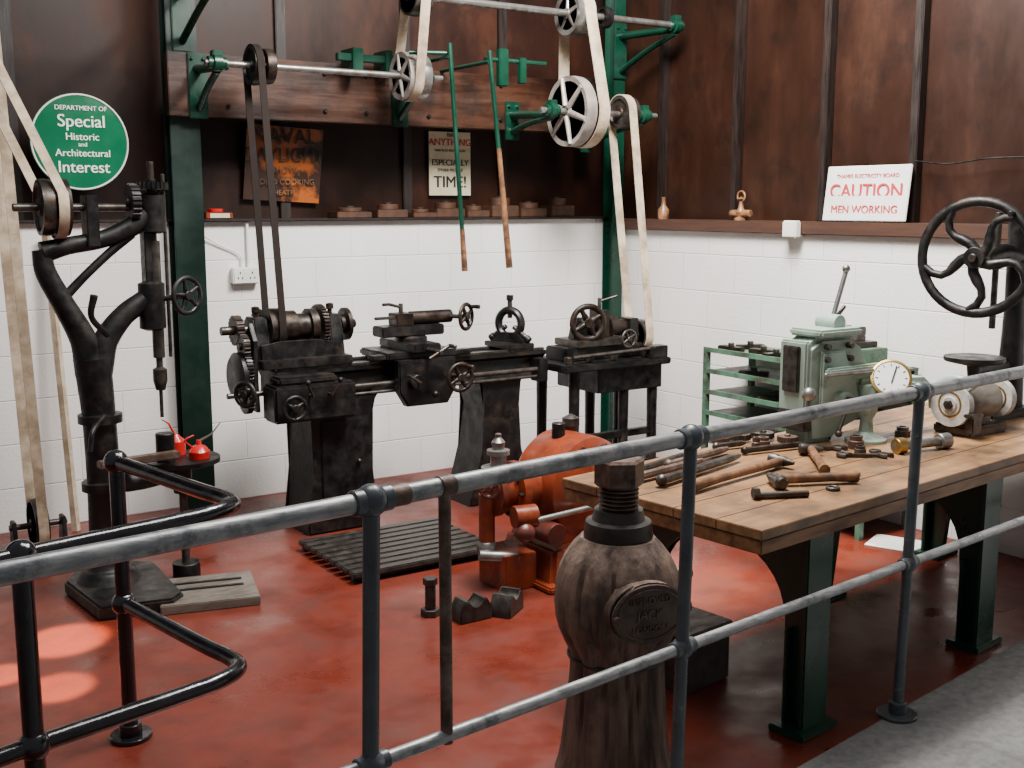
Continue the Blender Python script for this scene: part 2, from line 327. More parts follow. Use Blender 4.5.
G('drive_belt',(4.47,5.4,1.5));belt('belt_loop',(4.45,5.5,2.2),.098,(4.47,5.32,.87),.09,.055,.006,BELT)
G('drive_belt',(2.2,5.5,1.7));belt('belt_loop',(2.18,5.62,2.34),.095,(2.16,5.4,1.04),.103,.036,.006,DBELT)
G('drive_belt',(.98,5.6,1.5));belt('belt_loop',(.92,5.45,2.73),.12,(1.03,5.62,.15),.125,.045,.006,BELT)
G('floor_pulley',(1.03,5.62,0));pulley('rim',(1.03,5.62,.15),(1,0,0),.123,.06,IRON);cyl('axle',(.90,5.62,.15),(1.16,5.62,.15),.015,DSTEEL)
for x in (.92,1.14): prism('pedestal',[(-.07,0),(.07,0),(.03,.18),(-.03,.18)],(x,5.62,0),(0,1,0),(0,0,1),.02,IRON)
G('drive_belt',(1.08,5.2,2.2));belt('belt_loop',(.70,5.45,2.73),.12,(1.05,4.9,1.64),.118,.04,.006,BELT)
G('leaning_batten',(1.2,5.95,.8));tube('strip',[(1.235,6.05,1.5),(1.27,5.95,0.0)],.022,BELT,seg=4)
G('belt_shifter',(3.2,5.45,2));tube('rod',[(3.19,5.4,2.5),(3.26,5.4,1.5)],.013,GREEN,seg=8);tube('grip',[(3.26,5.4,1.52),(3.275,5.4,1.29)],[.014,.018],WHANDLE,seg=10)
tube('link',[(3.19,5.4,2.43),(3.19,5.92,2.43)],.012,GREEN);tube('fork',[(3.0,5.5,2.45),(3.2,5.42,2.45)],.012,GREEN)
G('belt_shifter',(3.5,5.45,2));tube('rod',[(3.44,5.4,2.48),(3.5,5.4,1.95)],.013,GREEN,seg=8);tube('grip',[(3.5,5.4,1.96),(3.57,5.4,1.3)],[.014,.02],WHANDLE,seg=10)
tube('link',[(3.44,5.4,2.42),(3.44,5.92,2.42)],.012,GREEN);tube('bar',[(3.44,5.45,2.44),(3.85,5.45,2.44)],.012,GREEN)
bb('pivot_plate',3.52,3.58,5.42,5.46,2.3,2.5,GREEN);bb('pivot_arm',3.66,3.7,5.42,5.46,2.32,2.46,GREEN)
G('shifter_bar',(2.95,5.8,2.44));bb('bar',2.72,3.1,5.78,5.82,2.42,2.46,GREEN);bb('guide',2.8,2.86,5.76,5.92,2.36,2.49,GREEN);bb('guide_2',3.0,3.04,5.76,5.92,2.36,2.49,GREEN)
# ------------------------------------------------------------ signs
X=(1,0,0);Z=(0,0,1)
G('round_sign',(1.42,6.04,1.96));lathe('disc',(1.42,6.05,1.96),(0,-1,0),[(.235,0),(.24,.01),(.235,.018),(.222,.02),(0,.022)],SIGNG,56);torus('rim',(1.42,6.03,1.96),(0,1,0),.232,.005,WHITE,56)
for s,dz,sz in (('DEPARTMENT OF',.165,.032),('Special',.10,.085),('Historic',.025,.05),('and',-.012,.03),('Architectural',-.055,.05),('Interest',-.125,.08)):
    text('lettering',s,(1.43,6.026,1.96+dz),X,Z,sz,TXTW,bold=.012)
G('notice_poster',(3.61,6.2,1.9));bb('sheet',3.55,3.85,6.27,6.278,1.71,2.10,PAPER,bev=0)
for s,dz,sz,m_ in (('THE',.17,.028,TXTK),('ANYTHING',.125,.06,TXTR),('MAN IS SO PRECIOUS AS',.075,.02,TXTK),('ESPECIALLY',.0,.052,TXTK),('OTHER PEOPLES',-.045,.025,TXTK),('TIME!',-.12,.10,TXTK)):
    text('lettering',s,(3.70,6.267,1.91+dz),X,Z,sz,m_,bold=.015)
G('railway_poster',(2.5,6.2,1.9));box('sheet',(2.58,6.24,1.88),(.46,.008,.42),POSTO,rot=(.12,.05,0),bev=0)
for s,dz,sz in (('NAVAL',.15,.12),('DAYLIGHT',.05,.1),('SHOW',-.03,.05),('GOOD COOKING',-.10,.045),('HEATH',-.16,.04)): text('lettering',s,(2.58,6.222-dz*.12,1.88+dz),X,Z,sz,TXTK if sz>.06 else WHANDLE)
RY=(0,-1,0)
G('caution_sign',(4.9,4.02,1.57));box('board',(4.90,4.02,1.71),(.012,.54,.29),WHITE,rot=(0,.12,0))
for s,dz,sz in (('THAMES ELECTRICITY BOARD',.09,.030),('CAUTION',.01,.105),('MEN WORKING',-.085,.06)): text('lettering',s,(4.892+dz*.12,4.02,1.71+dz),RY,Z,sz,TXTR,bold=.018)
G('junction_box',(4.84,4.45,1.5));bb('case',4.79,4.84,4.40,4.50,1.47,1.565,WHITE,bev=.008);bb('back',4.84,4.881,4.41,4.49,1.475,1.49,WHITE)
G('cable',(4.96,3.3,1.9));tube('wire',[(4.93,3.75,1.87),(4.93,3.55,1.85),(4.93,3.3,1.87),(4.93,2.9,1.86)],.004,IRON,smooth=True)
G('wall_socket',(2.28,6.09,1.26));bb('backbox',2.19,2.34,6.05,6.1,1.22,1.31,WHITE,bev=.006)
for x in (2.23,2.30):
    for dx,dz in ((0,.02),(-.012,-.008),(.012,-.008)): box('pin_slot',(x+dx,6.049,1.262+dz),(.005,.004,.010),TXTK,bev=0)
G('socket_cable',(2.3,6.08,1.4));tube('wire',[(2.29,6.085,1.31),(2.29,6.085,1.45),(2.29,6.085,1.56)],.008,WHITE);tube('wire_2',[(2.02,6.07,1.5),(2.12,6.085,1.44),(2.24,6.085,1.38),(2.25,6.08,1.31)],.004,WHITE,smooth=True)
# ------------------------------------------------------------ shelf clutter
Zs=1.575
G('red_tin',(2.14,6.15,Zs));bb('tin',2.07,2.22,6.1,6.2,Zs,Zs+.035,ORANGE);bb('label',2.09,2.2,6.095,6.1,Zs+.005,Zs+.03,PAPER);cyl('lid',(2.14,6.15,Zs+.035),(2.14,6.15,Zs+.055),.04,REDP)
for i,(x,w,h) in enumerate(((2.95,.22,.06),(3.2,.2,.08),(3.42,.16,.05),(3.6,.2,.09),(3.8,.16,.07),(4.0,.2,.12),(4.22,.2,.09),(4.45,.18,.12))):
    G('core_box',(x,6.16,Zs));bb('block',x-w/2,x+w/2,6.09,6.24,Zs,Zs+h*.6,WBLOCK);cyl('boss',(x,6.16,Zs+h*.6),(x,6.16,Zs+h),w*.32,WBLOCK);cyl('pin',(x,6.16,Zs+h),(x,6.16,Zs+h+.01),w*.12,DSTEEL)
G('oil_bottle',(4.9,5.62,1.56));lathe('bottle',(4.9,5.62,1.56),Z,[(0,0),(.035,0),(.036,.06),(.014,.09),(.012,.13),(.016,.14),(0,.14)],WHANDLE)
G('pipe_valve',(4.9,4.93,1.56));lathe('body',(4.9,4.93,1.56),Z,[(0,0),(.04,0),(.04,.012),(.02,.02),(.03,.05),(.015,.075),(.01,.12),(.025,.125),(0,.14)],WHANDLE)
cyl('side',(4.9,4.85,1.6),(4.9,5.01,1.6),.022,WHANDLE);torus('wheel',(4.9,4.93,1.7),(1,0,0),.03,.006,WHANDLE)
# ------------------------------------------------------------ LATHE
G('metalworking_lathe',(2.9,5.35,0))
prism('bed',[(-.10,.70),(.10,.70),(.085,.74),(.085,.80),(.12,.82),(.12,.84),(-.12,.84),(-.12,.82),(-.085,.80),(-.085,.74)],(2.9,5.35,0),(0,1,0),(0,0,1),1.62,IRON)
bb('way_front',2.1,3.7,5.235,5.27,.84,.855,DSTEEL);bb('way_back',2.1,3.7,5.43,5.465,.84,.855,DSTEEL)
prism('bed_belly',[(0,.0),(.5,.0),(.42,-.10),(.1,-.12),(0,-.12)],(2.12,5.33,.72),(1,0,0),(0,0,1),.2,IRON)
prism('cabinet_leg',[(-.20,0),(.20,0),(.20,.04),(.18,.07),(.165,.3),(.16,.62),(.21,.7),(-.21,.7),(-.16,.62),(-.165,.3),(-.18,.07),(-.20,.04)],(2.42,5.35,0),(1,0,0),(0,0,1),.32,IRON,bev=.012)
bb('cabinet_door',2.30,2.54,5.18,5.195,.12,.58,IRON);ball('door_knob',(2.5,5.17,.36),.012,DSTEEL)
prism('end_leg',[(-.21,0),(-.13,0),(-.07,.16),(.07,.16),(.13,0),(.21,0),(.2,.05),(.13,.3),(.105,.55),(.14,.7),(-.14,.7),(-.105,.55),(-.13,.3),(-.2,.05)],(3.4,5.35,0),(1,0,0),(0,0,1),.26,IRON,bev=.01)
bb('headstock_base',2.02,2.5,5.22,5.5,.855,.90,IRON)
prism('headstock_side',[(0,.88),(.44,.88),(.42,.96),(.3,.985),(.1,.985),(.0,.97)],(2.04,5.29,0),(1,0,0),(0,0,1),.03,IRON)
for x in (2.06,2.46):
    prism('bearing_upright',[(-.11,.88),(.11,.88),(.075,1.02),(.06,1.1),(-.06,1.1),(-.075,1.02)],(x,5.4,0),(0,1,0),(0,0,1),.07,IRON,bev=.008)
    lathe('oil_cup',(x,5.4,1.1),Z,[(.012,0),(.012,.02),(.02,.025),(.02,.05),(0,.055)],IRONB,14)
lathe('cone_pulley',(2.11,5.4,1.04),(1,0,0),[(.02,0),(.1,0),(.102,.03),(.1,.08),(.085,.082),(.085,.15),(.068,.152),(.068,.22),(.09,.222),(.09,.26),(.02,.27)],IRONB,36)
cyl('spindle',(1.88,5.4,1.04),(2.6,5.4,1.04),.022,DSTEEL)
lathe('faceplate',(2.5,5.4,1.04),(1,0,0),[(.03,0),(.05,.01),(.05,.03),(.085,.035),(.085,.055),(.03,.057),(.03,.08),(.02,.1),(0,.1)],IRONB,32)
cyl('back_gear_shaft',(2.0,5.52,1.06),(2.5,5.52,1.06),.016,DSTEEL);gear('back_gear',(2.12,5.52,1.06),X,.07,.03,IRONB);gear('back_gear_small',(2.42,5.52,1.06),X,.05,.04,IRONB,16)
gear('bull_gear',(2.40,5.4,1.04),X,.11,.028,IRONB,36)
gear('spindle_gear',(1.96,5.4,1.04),X,.075,.035,IRONB,18);gear('tumbler_gear',(1.96,5.31,.97),X,.06,.03,IRONB,18)
gear('change_gear',(1.96,5.3,.86),X,.085,.03,IRON,28);gear('change_gear_2',(1.94,5.24,.73),X,.08,.03,IRONB,26)
lathe('gear_cover',(1.91,5.33,.82),(1,0,0),[(0,0),(.10,0),(.12,.015),(.12,.04),(0,.045)],IRON)
prism('gear_quadrant',[(-.04,.65),(.05,.65),(.14,.8),(.1,1.0),(.03,1.08),(-.03,1.0),(-.02,.8)],(2.0,5.28,0),(0,1,0),(0,0,1),.02,IRON)
bb('feed_gearbox',2.02,2.45,5.08,5.24,.61,.79,IRON,bev=.012);bb('feed_gearbox_lid',2.05,2.36,5.1,5.22,.79,.83,IRON,bev=.012)
wheel('gearbox_handwheel',(2.1,5.03,.69),(0,-1,0),.055,.011,IRON,3,hub=.02);cyl('gb_shaft',(2.1,5.03,.69),(2.1,5.1,.69),.01,DSTEEL)
for x,dx in ((2.2,-.03),(2.3,.04)): tube('lever',[(x,5.08,.74),(x,5.04,.74),(x+dx,5.03,.80)],.007,DSTEEL);ball('lever_knob',(x+dx,5.03,.81),.014,IRON)
cyl('stub_shaft',(1.85,5.26,.74),(2.05,5.26,.74),.014,DSTEEL);wheel('end_handwheel',(1.9,5.15,.76),(-1,-.6,0),.055,.012,IRON,3,hub=.02)
cyl('lead_screw',(2.4,5.2,.74),(3.68,5.2,.74),.014,DSTEEL);cyl('feed_shaft',(2.4,5.2,.70),(3.68,5.2,.70),.009,DSTEEL);bb('screw_bracket',3.62,3.68,5.17,5.26,.67,.80,IRON)
bb('saddle',2.68,3.1,5.18,5.52,.855,.895,IRON,bev=.01);bb('saddle_wing',2.6,3.2,5.2,5.27,.857,.885,IRON,bev=.008)
prism('apron',[(-.17,.86),(.17,.86),(.17,.7),(.12,.62),(-.12,.62),(-.17,.7)],(2.88,5.15,0),(1,0,0),(0,0,1),.06,IRON,bev=.008)
wheel('apron_handwheel',(3.02,5.03,.765),(0,-1,0),.070,.011,IRONB,4,hub=.02,handle=True);cyl('apron_shaft',(3.02,5.03,.765),(3.02,5.15,.765),.012,DSTEEL)
cyl('apron_boss',(2.8,5.08,.75),(2.8,5.14,.75),.04,IRON);tube('half_nut_lever',[(2.8,5.08,.75),(2.8,5.06,.75),(2.72,5.05,.80)],.008,DSTEEL);ball('clutch_knob',(2.9,5.08,.68),.02,IRON)
bb('cross_slide',2.8,2.96,5.12,5.52,.895,.94,IRON,bev=.006);cyl('cross_screw',(2.88,4.98,.91),(2.88,5.12,.91),.012,DSTEEL);tube('cross_crank',[(2.82,5.0,.88),(2.94,5.0,.94)],.009,DSTEEL);cyl('crank_grip',(2.94,5.0,.94),(2.94,4.94,.94),.01,DSTEEL)
lathe('swivel',(2.88,5.3,.94),Z,[(0,0),(.085,0),(.085,.02),(.07,.03),(0,.03)],IRON);bb('top_slide',2.68,3.05,5.24,5.36,.97,1.025,IRON,bev=.006)
bb('tool_post',2.77,2.87,5.25,5.35,1.025,1.09,IRONB);cyl('post_bolt',(2.82,5.3,1.09),(2.82,5.3,1.14),.012,DSTEEL);tube('post_lever',[(2.82,5.3,1.12),(2.74,5.28,1.14),(2.7,5.27,1.14)],.008,DSTEEL)
box('cutting_tool',(2.74,5.27,1.07),(.18,.016,.016),DSTEEL)
cyl('barrel',(2.87,5.3,1.06),(3.12,5.3,1.06),.036,IRONB);wheel('top_slide_handwheel',(3.16,5.2,1.06),(.55,-1,0),.066,.011,IRONB,4,hub=.02,handle=True);cyl('slide_screw',(3.08,5.3,1.06),(3.16,5.2,1.06),.012,DSTEEL)
bb('steady_base',3.45,3.62,5.22,5.48,.857,.885,IRON);torus('steady_ring',(3.54,5.35,.99),(1,.45,0),.075,.022,IRON,flat=1.1)
hx=V((-.41,.91,0))
prism('steady_foot',[(-.12,.88),(.12,.88),(.06,.94),(-.06,.94)],(3.54,5.35,0),hx,(0,0,1),.05,IRON)
for a in (90,215,325):
    e=hx*math.cos(math.radians(a))+V((0,0,math.sin(math.radians(a))));c0=V((3.54,5.35,.99));cyl('steady_finger',c0+e*.03,c0+e*.13,.014,DSTEEL);cyl('finger_knob',c0+e*.13,c0+e*.16,.02,IRON)
# ------------------------------------------------------------ second machine
G('bench_planer',(4.2,5.3,0))
for x in (3.84,4.2,4.42):
    for y in (5.14,5.46):
        tube('leg',[(x,y,0),(x,y,.04),(x,y,.35),(x,y,.72)],[.05,.034,.03,.034],IRON,seg=12)
bb('table',3.72,4.50,5.06,5.54,.72,.76,IRON,bev=.008);bb('drawer',3.98,4.46,5.1,5.5,.58,.72,IRON);bb('stretcher',3.84,4.42,5.12,5.16,.3,.34,IRON);bb('treadle_board',3.84,4.42,5.1,5.5,.12,.15,IRON)
bb('bed',3.82,4.40,5.2,5.4,.76,.84,IRON,bev=.008);bb('slide',3.9,4.25,5.18,5.42,.84,.88,DSTEEL)
wheel('feed_wheel',(3.98,5.2,.98),(-.3,-1,0),.095,.018,IRONB,4,hub=.028);cyl('wheel_shaft',(3.98,5.18,.98),(4.02,5.4,.98),.014,DSTEEL);prism('wheel_stand',[(-.06,.86),(.06,.86),(.025,1.0),(-.025,1.0)],(4.0,5.32,0),(1,0,0),(0,0,1),.06,IRON)
pulley('belt_pulley',(4.47,5.32,.87),X,.09,.06,DSTEEL,spokes=4);cyl('drive_spindle',(4.05,5.32,.93),(4.4,5.32,.93),.042,IRONB);cyl('spindle',(4.3,5.32,.87),(4.52,5.32,.87),.018,DSTEEL)
lathe('cone',(4.2,5.32,.93),X,[(.03,0),(.075,0),(.075,.04),(.06,.042),(.06,.08),(.045,.082),(.045,.12),(.03,.12)],IRONB)
bb('bearing_block',4.34,4.41,5.26,5.38,.84,.98,IRON);wheel('small_handwheel',(4.22,5.12,.88),(0,-1,0),.05,.008,DSTEEL,4,hub=.014);cyl('hw_shaft',(4.22,5.12,.88),(4.22,5.3,.88),.01,DSTEEL)
bb('tool_head',4.1,4.18,5.25,5.35,.88,1.04,IRONB);cyl('tool_screw',(4.14,5.3,1.04),(4.14,5.3,1.11),.012,DSTEEL);tube('top_lever',[(4.14,5.3,1.09),(4.24,5.26,1.12)],.008,DSTEEL);bb('side_box',4.34,4.48,5.07,5.16,.76,.83,IRON);tube('side_rod',[(3.8,5.1,.8),(4.38,5.08,.82)],.011,DSTEEL)
for x in (3.8,3.95,4.12): cyl('loose_part',(x,5.14,.76),(x,5.14,.80),.025,DSTEEL)
# ------------------------------------------------------------ DRILL PRESS
G('pillar_drill',(1.17,4.9,0))
prism('base_casting',[(-.16,-.3),(.12,-.36),(.18,-.30),(.20,.18),(.12,.26),(-.12,.26),(-.2,.12)],(1.2,4.85,.03),(1,0,0),(0,1,0),.06,IRON,bev=.01)
tube('column',[(1.17,4.9,.05),(1.17,4.9,.10),(1.17,4.9,.16),(1.17,4.9,.5),(1.165,4.9,.78),(1.15,4.9,1.02)],[.14,.11,.074,.068,.068,.075],IRON,smooth=True,seg=24)
for z in (.45,.74): lathe('collar',(1.17,4.9,z),Z,[(.065,0),(.09,.005),(.09,.04),(.065,.045)],IRON)
tube('left_arm',[(1.15,4.9,.96),(1.12,4.9,1.10),(1.05,4.9,1.25),(.99,4.9,1.38),(.98,4.9,1.47)],[.072,.055,.045,.042,.04],IRON,smooth=True,seg=16)
tube('right_arm',[(1.16,4.9,.96),(1.21,4.9,1.09),(1.29,4.9,1.19),(1.38,4.9,1.25)],[.072,.052,.045,.045],IRON,smooth=True,seg=16)
tube('top_arm',[(.98,4.9,1.46),(1.08,4.9,1.485),(1.22,4.9,1.51),(1.34,4.9,1.56),(1.41,4.9,1.61)],[.045,.036,.036,.042,.045],IRON,smooth=True,seg=16)
tube('inner_brace',[(1.05,4.9,1.27),(1.14,4.9,1.36),(1.24,4.9,1.45),(1.34,4.9,1.53)],[.02,.018,.018,.02],IRON,smooth=True)
lathe('knuckle',(1.41,4.9,1.12),Z,[(.03,0),(.055,.01),(.055,.2),(.03,.21)],IRON);lathe('upper_bearing',(1.43,4.9,1.53),Z,[(.03,0),(.055,.01),(.055,.16),(.03,.17)],IRON)
bb('head_slide',1.385,1.425,4.88,4.95,1.12,1.66,IRON)
cyl('drive_shaft',(.88,4.9,1.64),(1.42,4.9,1.64),.016,DSTEEL);pulley('fast_pulley',(1.06,4.9,1.64),X,.115,.055,IRONB,solid=True);pulley('loose_pulley',(1.0,4.9,1.64),X,.112,.05,DSTEEL,solid=True);bb('shaft_bearing',1.15,1.20,4.85,4.95,1.48,1.69,IRON)
gear('crown_gear',(1.35,4.9,1.66),X,.08,.035,IRON,22);gear('top_gear',(1.43,4.9,1.73),Z,.07,.03,IRON,22)
cyl('spindle',(1.43,4.9,.92),(1.43,4.9,1.83),.014,DSTEEL);cyl('quill',(1.43,4.9,1.0),(1.43,4.9,1.5),.025,DSTEEL);cyl('rack_bar',(1.48,4.9,1.0),(1.48,4.9,1.78),.008,DSTEEL)
lathe('chuck',(1.43,4.9,.86),Z,[(0,-.12),(.008,-.12),(.008,0),(.02,.0),(.03,.04),(.03,.09),(.014,.1)],DSTEEL)
wheel('feed_handwheel',(1.53,4.8,1.27),(.5,-1,0),.075,.011,IRON,5,hub=.02);cyl('feed_shaft',(1.53,4.8,1.27),(1.44,4.9,1.25),.012,DSTEEL)
tube('crank_lever',[(1.20,4.82,1.12),(1.13,4.78,1.2),(1.14,4.76,1.29)],[.014,.012,.016],IRON,smooth=True)
tube('clamp_lever',[(1.17,4.83,.78),(1.1,4.74,.74),(1.08,4.72,.66)],.01,IRON,smooth=True)
tube('table_arm',[(1.2,4.9,.5),(1.3,4.9,.47),(1.5,4.88,.50)],[.06,.04,.04],IRON,smooth=True)
lathe('work_table',(1.5,4.88,.52),Z,[(.04,-.12),(.04,0),(.15,.01),(.165,.015),(.165,.035),(.0,.037)],IRON,40)
cyl('table_screw',(1.5,4.88,.06),(1.5,4.88,.42),.018,DSTEEL);cyl('table_foot',(1.5,4.88,.0),(1.5,4.88,.08),.06,IRON)
G('metal_base_plate',(1.50,4.58,0));box('plate',(1.50,4.60,.02),(.40,.36,.04),PLANK,rot=(0,0,-.25));box('slot',(1.50,4.60,.042),(.3,.02,.006),IRON,rot=(0,0,-.25));box('slot_2',(1.52,4.68,.042),(.3,.02,.006),IRON,rot=(0,0,-.25))
G('wooden_offcut',(1.25,4.8,.56));box('block',(1.28,4.74,.60),(.34,.05,.03),RUST,rot=(0,0,.1));box('prop',(1.28,4.80,.57),(.05,.06,.03),RUST)
G('oil_can',(1.56,4.84,.556));lathe('body',(1.56,4.82,.557),Z,[(0,0),(.045,0),(.046,.03),(.03,.05),(.012,.06),(.01,.08),(0,.08)],REDP);tube('spout',[(1.56,4.82,.63),(1.61,4.8,.66),(1.65,4.79,.71)],[.006,.004,.002],STEEL);tube('handle',[(1.54,4.82,.6),(1.5,4.82,.64),(1.54,4.82,.66)],.004,REDP,smooth=True)
G('oil_can',(1.5,4.92,.556));lathe('body',(1.50,4.95,.557),Z,[(0,0),(.04,0),(.04,.06),(.02,.08),(.012,.09),(0,.09)],REDP);tube('spout',[(1.50,4.95,.64),(1.47,4.95,.7),(1.44,4.95,.72)],[.006,.004,.002],REDP)
G('tin_cup',(1.42,4.84,.556));cyl('cup',(1.42,4.84,.557),(1.42,4.84,.68),.04,IRON)
# ------------------------------------------------------------ slatted platform
G('slatted_platform',(2.45,4.7,0))
bb('bearer_1',2.1,2.8,4.42,4.46,0,.03,SLAT);bb('bearer_2',2.1,2.8,4.96,5.0,0,.03,SLAT)
for i in range(9): bb('slat_%d'%i,2.08,2.84,4.38+i*.07,4.435+i*.07,.03,.055,SLAT,bev=.005)
# ------------------------------------------------------------ orange engine
G('stationary_engine',(2.9,4.1,0))
box('base',(2.98,4.06,.09),(.46,.46,.18),ORANGE,bev=.02,taper=(.82,.82));bb('plinth',2.72,3.26,3.80,4.34,0,.03,ORANGE,bev=.008)
lathe('crankcase',(3.02,3.90,.41),(-.12,1,0),[(.0,-.045),(.08,-.04),(.15,-.022),(.20,.0),(.225,.015),(.23,.06),(.23,.26),(.2,.3),(0,.3)],ORANGE,48)
box('pedestal',(3.0,4.06,.24),(.34,.32,.2),ORANGE,bev=.02)
for i in range(10):
    a=i*math.pi/5;cyl('cover_bolt',(3.02+.2*math.cos(a),3.885,.41+.2*math.sin(a)),(3.02+.2*math.cos(a),3.92,.41+.2*math.sin(a)),.01,MAROON,seg=6)
cyl('crank_boss',(3.02,3.82,.4),(3.02,3.90,.4),.05,ORANGE);cyl('crank_shaft',(3.02,3.77,.4),(3.02,3.85,.4),.02,STEEL)
lathe('cylinder',(2.86,4.05,.42),(-1,0,0),[(.13,0),(.13,.03),(.10,.04),(.10,.14),(.125,.145),(.125,.18),(.08,.185),(.08,.25),(.105,.255),(.105,.28),(.03,.29),(0,.29)],ORANGE,32)
for i in range(8):
    a=i*math.pi/4;cyl('flange_bolt',(2.7,4.05+.105*math.cos(a),.42+.105*math.sin(a)),(2.66,4.05+.105*math.cos(a),.42+.105*math.sin(a)),.009,DSTEEL,seg=6)
lathe('valve_chest',(2.62,4.05,.45),Z,[(.05,0),(.05,.05),(.075,.055),(.075,.08),(.035,.085),(.035,.13),(.05,.135),(.05,.155),(.025,.16),(.03,.19),(.012,.21),(.014,.225),(0,.23)],STEEL)
cyl('oil_lubricator',(2.94,4.05,.6),(2.94,4.05,.69),.03,IRON);lathe('breather',(3.06,4.12,.6),Z,[(.03,0),(.03,.05),(.04,.055),(.04,.09),(.02,.1),(0,.11)],DSTEEL)
cyl('push_rod',(2.68,3.84,.33),(3.2,3.80,.37),.013,STEEL);cyl('governor',(2.6,3.9,.34),(2.7,3.88,.34),.05,ORANGE);ball('governor_ball',(2.63,3.86,.28),.045,MAROON)
wheel('water_valve',(2.53,3.98,.46),(-1,-1,0),.04,.008,MAROON,4,hub=.014);cyl('exhaust_pipe',(2.56,4.05,.2),(2.56,4.05,.42),.035,ORANGE);ball('pipe_elbow',(2.56,4.05,.18),.045,STEEL)
cyl('drain_pipe',(2.5,4.02,.16),(2.66,3.95,.14),.025,STEEL);bb('foot',2.58,2.74,3.93,4.15,.0,.16,ORANGE)
cyl('magneto',(2.8,3.86,.24),(2.8,3.98,.24),.05,MAROON)
for i,(x,y,sgn) in enumerate(((2.30,3.76,0),(2.46,3.74,.6))):
    G('bearing_block',(x,y,0));a=sgn
    pts=[(-.075,0),(.075,0),(.075,.05),(.05,.09)]+[(.035*math.cos(t),.09-.035*math.sin(t)) for t in [math.pi*k/8 for k in range(9)]]+[(-.05,.09),(-.075,.05)]
    prism('casting',pts,(x,y,0),(math.cos(a),math.sin(a),0),(0,0,1),.09,SLAT,bev=.004)
G('bolt_stub',(2.18,3.88,0));cyl('head',(2.18,3.88,0),(2.18,3.88,.03),.04,SLAT,seg=6);cyl('shank',(2.18,3.88,.03),(2.18,3.88,.13),.022,SLAT);cyl('nut',(2.18,3.88,.13),(2.18,3.88,.16),.03,SLAT,seg=6)
G('iron_clamp',(.66,3.12,0));prism('casting',[(-.08,0),(.08,0),(.1,.03),(.04,.06),(-.05,.05)],(.66,3.12,0),(.83,-.55,0),(0,0,1),.05,RUST);cyl('screw',(.63,3.1,.05),(.60,3.16,.09),.014,RUST)
# ------------------------------------------------------------ GUARD RAIL
ry=lambda x:1.87+.12*x
def flange(x,y): 
    cyl('floor_flange',(x,y,0),(x,y,.012),.065,RAILP);cyl('flange_neck',(x,y,.012),(x,y,.05),.028,RAILP)
G('guard_railing',(2,2.1,0))
P0=(-1.2,ry(-1.2),1.07);P1=(4.7,ry(4.7),1.07)
tube('top_rail',[P0,P1],.0205,RAILS,seg=20);tube('lower_rail',[(-1.2,ry(-1.2),.515),(4.7,ry(4.7),.515)],.015,RAILS,seg=18)
for x in (0.02,.985,1.94,3.02,4.1):
    y=ry(x);tube('post',[(x-.025,y,0.01),(x,y,1.05)],.0175,RAILP,seg=18);ball('top_joint',(x,y,1.07),.034,RAILP);ball('lower_joint',(x-.01,y,.515),.029,RAILP)
    e=V((1,.12,0)).normalized()
    for s in (-1,1):
        c=V((x,y,1.07));cyl('socket',c+e*s*.02,c+e*s*.045,.0265,RAILP);c=V((x-.01,y,.515));cyl('socket_low',c+e*s*.015,c+e*s*.038,.021,RAILP)
    flange(x-.025,y)
x=1.166;tube('rusty_upright',[(x,ry(x),.5),(x,ry(x),1.06)],.0135,RUST,seg=16);tube('steel_sleeve',[(1.03,ry(1.03),1.07),(1.07,ry(1.07),1.07)],.0225,RUST);tube('collar_band',[(1.15,ry(1.15),1.07),(1.185,ry(1.185),1.07)],.0235,RUST)
# black loop rail
G('black_handrail',(.7,3,0))
A=V((.865,3.46,0));B=V((.44,2.62,0))
for P,h in ((A,.9),(B,.9)):
    tube('post',[P,P+V((0,0,h))],.023,BLK,seg=18);cyl('flange',P,P+V((0,0,.015)),.065,BLK);cyl('neck',P+V((0,0,.015)),P+V((0,0,.05)),.034,BLK)
    for z in (.44,.885): ball('joint',P+V((0,0,z)),.037,BLK)
for z in (.44,.885):
    tube('rail',[(-.6,2.42,z),(.2,2.56,z),tuple(B)[:2]+(z,),(.8,2.70,z),(.92,2.735,z),(.985,2.79,z),(.985,2.87,z),(.955,3.0,z),tuple(A)[:2]+(z,)],.0215,BLK,smooth=True,seg=16,n=8)
# ------------------------------------------------------------ SCREW JACK
G('screw_jack',(1.967,2.42,0));o=(1.967,2.42,0)
bm=bmesh.new();prof=[(0.160,0),(.172,.03),(.163,.06),(.155,.10),(.150,.15),(.144,.21),(.139,.27),(.135,.33),(.134,.37),(.140,.405),(.156,.44),(.170,.475),(.178,.51),(.180,.55),(.176,.60),(.166,.64),(.150,.675),(.128,.705),(.105,.73)]
rings=[];SG=96;random.seed(3)
cracks=[(random.uniform(0,6.28),random.uniform(0,.4),random.uniform(.35,.72),random.uniform(.006,.014)) for _ in range(14)]+[(4.1,.42,.71,.016),(3.75,.05,.5,.013),(4.45,.0,.42,.014),(4.0,.0,.36,.01),(3.5,.4,.7,.012)]
fp=[]
for (r0,h0),(r1,h1) in zip(prof,prof[1:]):
    for k in range(3): fp.append((r0+(r1-r0)*k/3,h0+(h1-h0)*k/3))
fp.append(prof[-1])
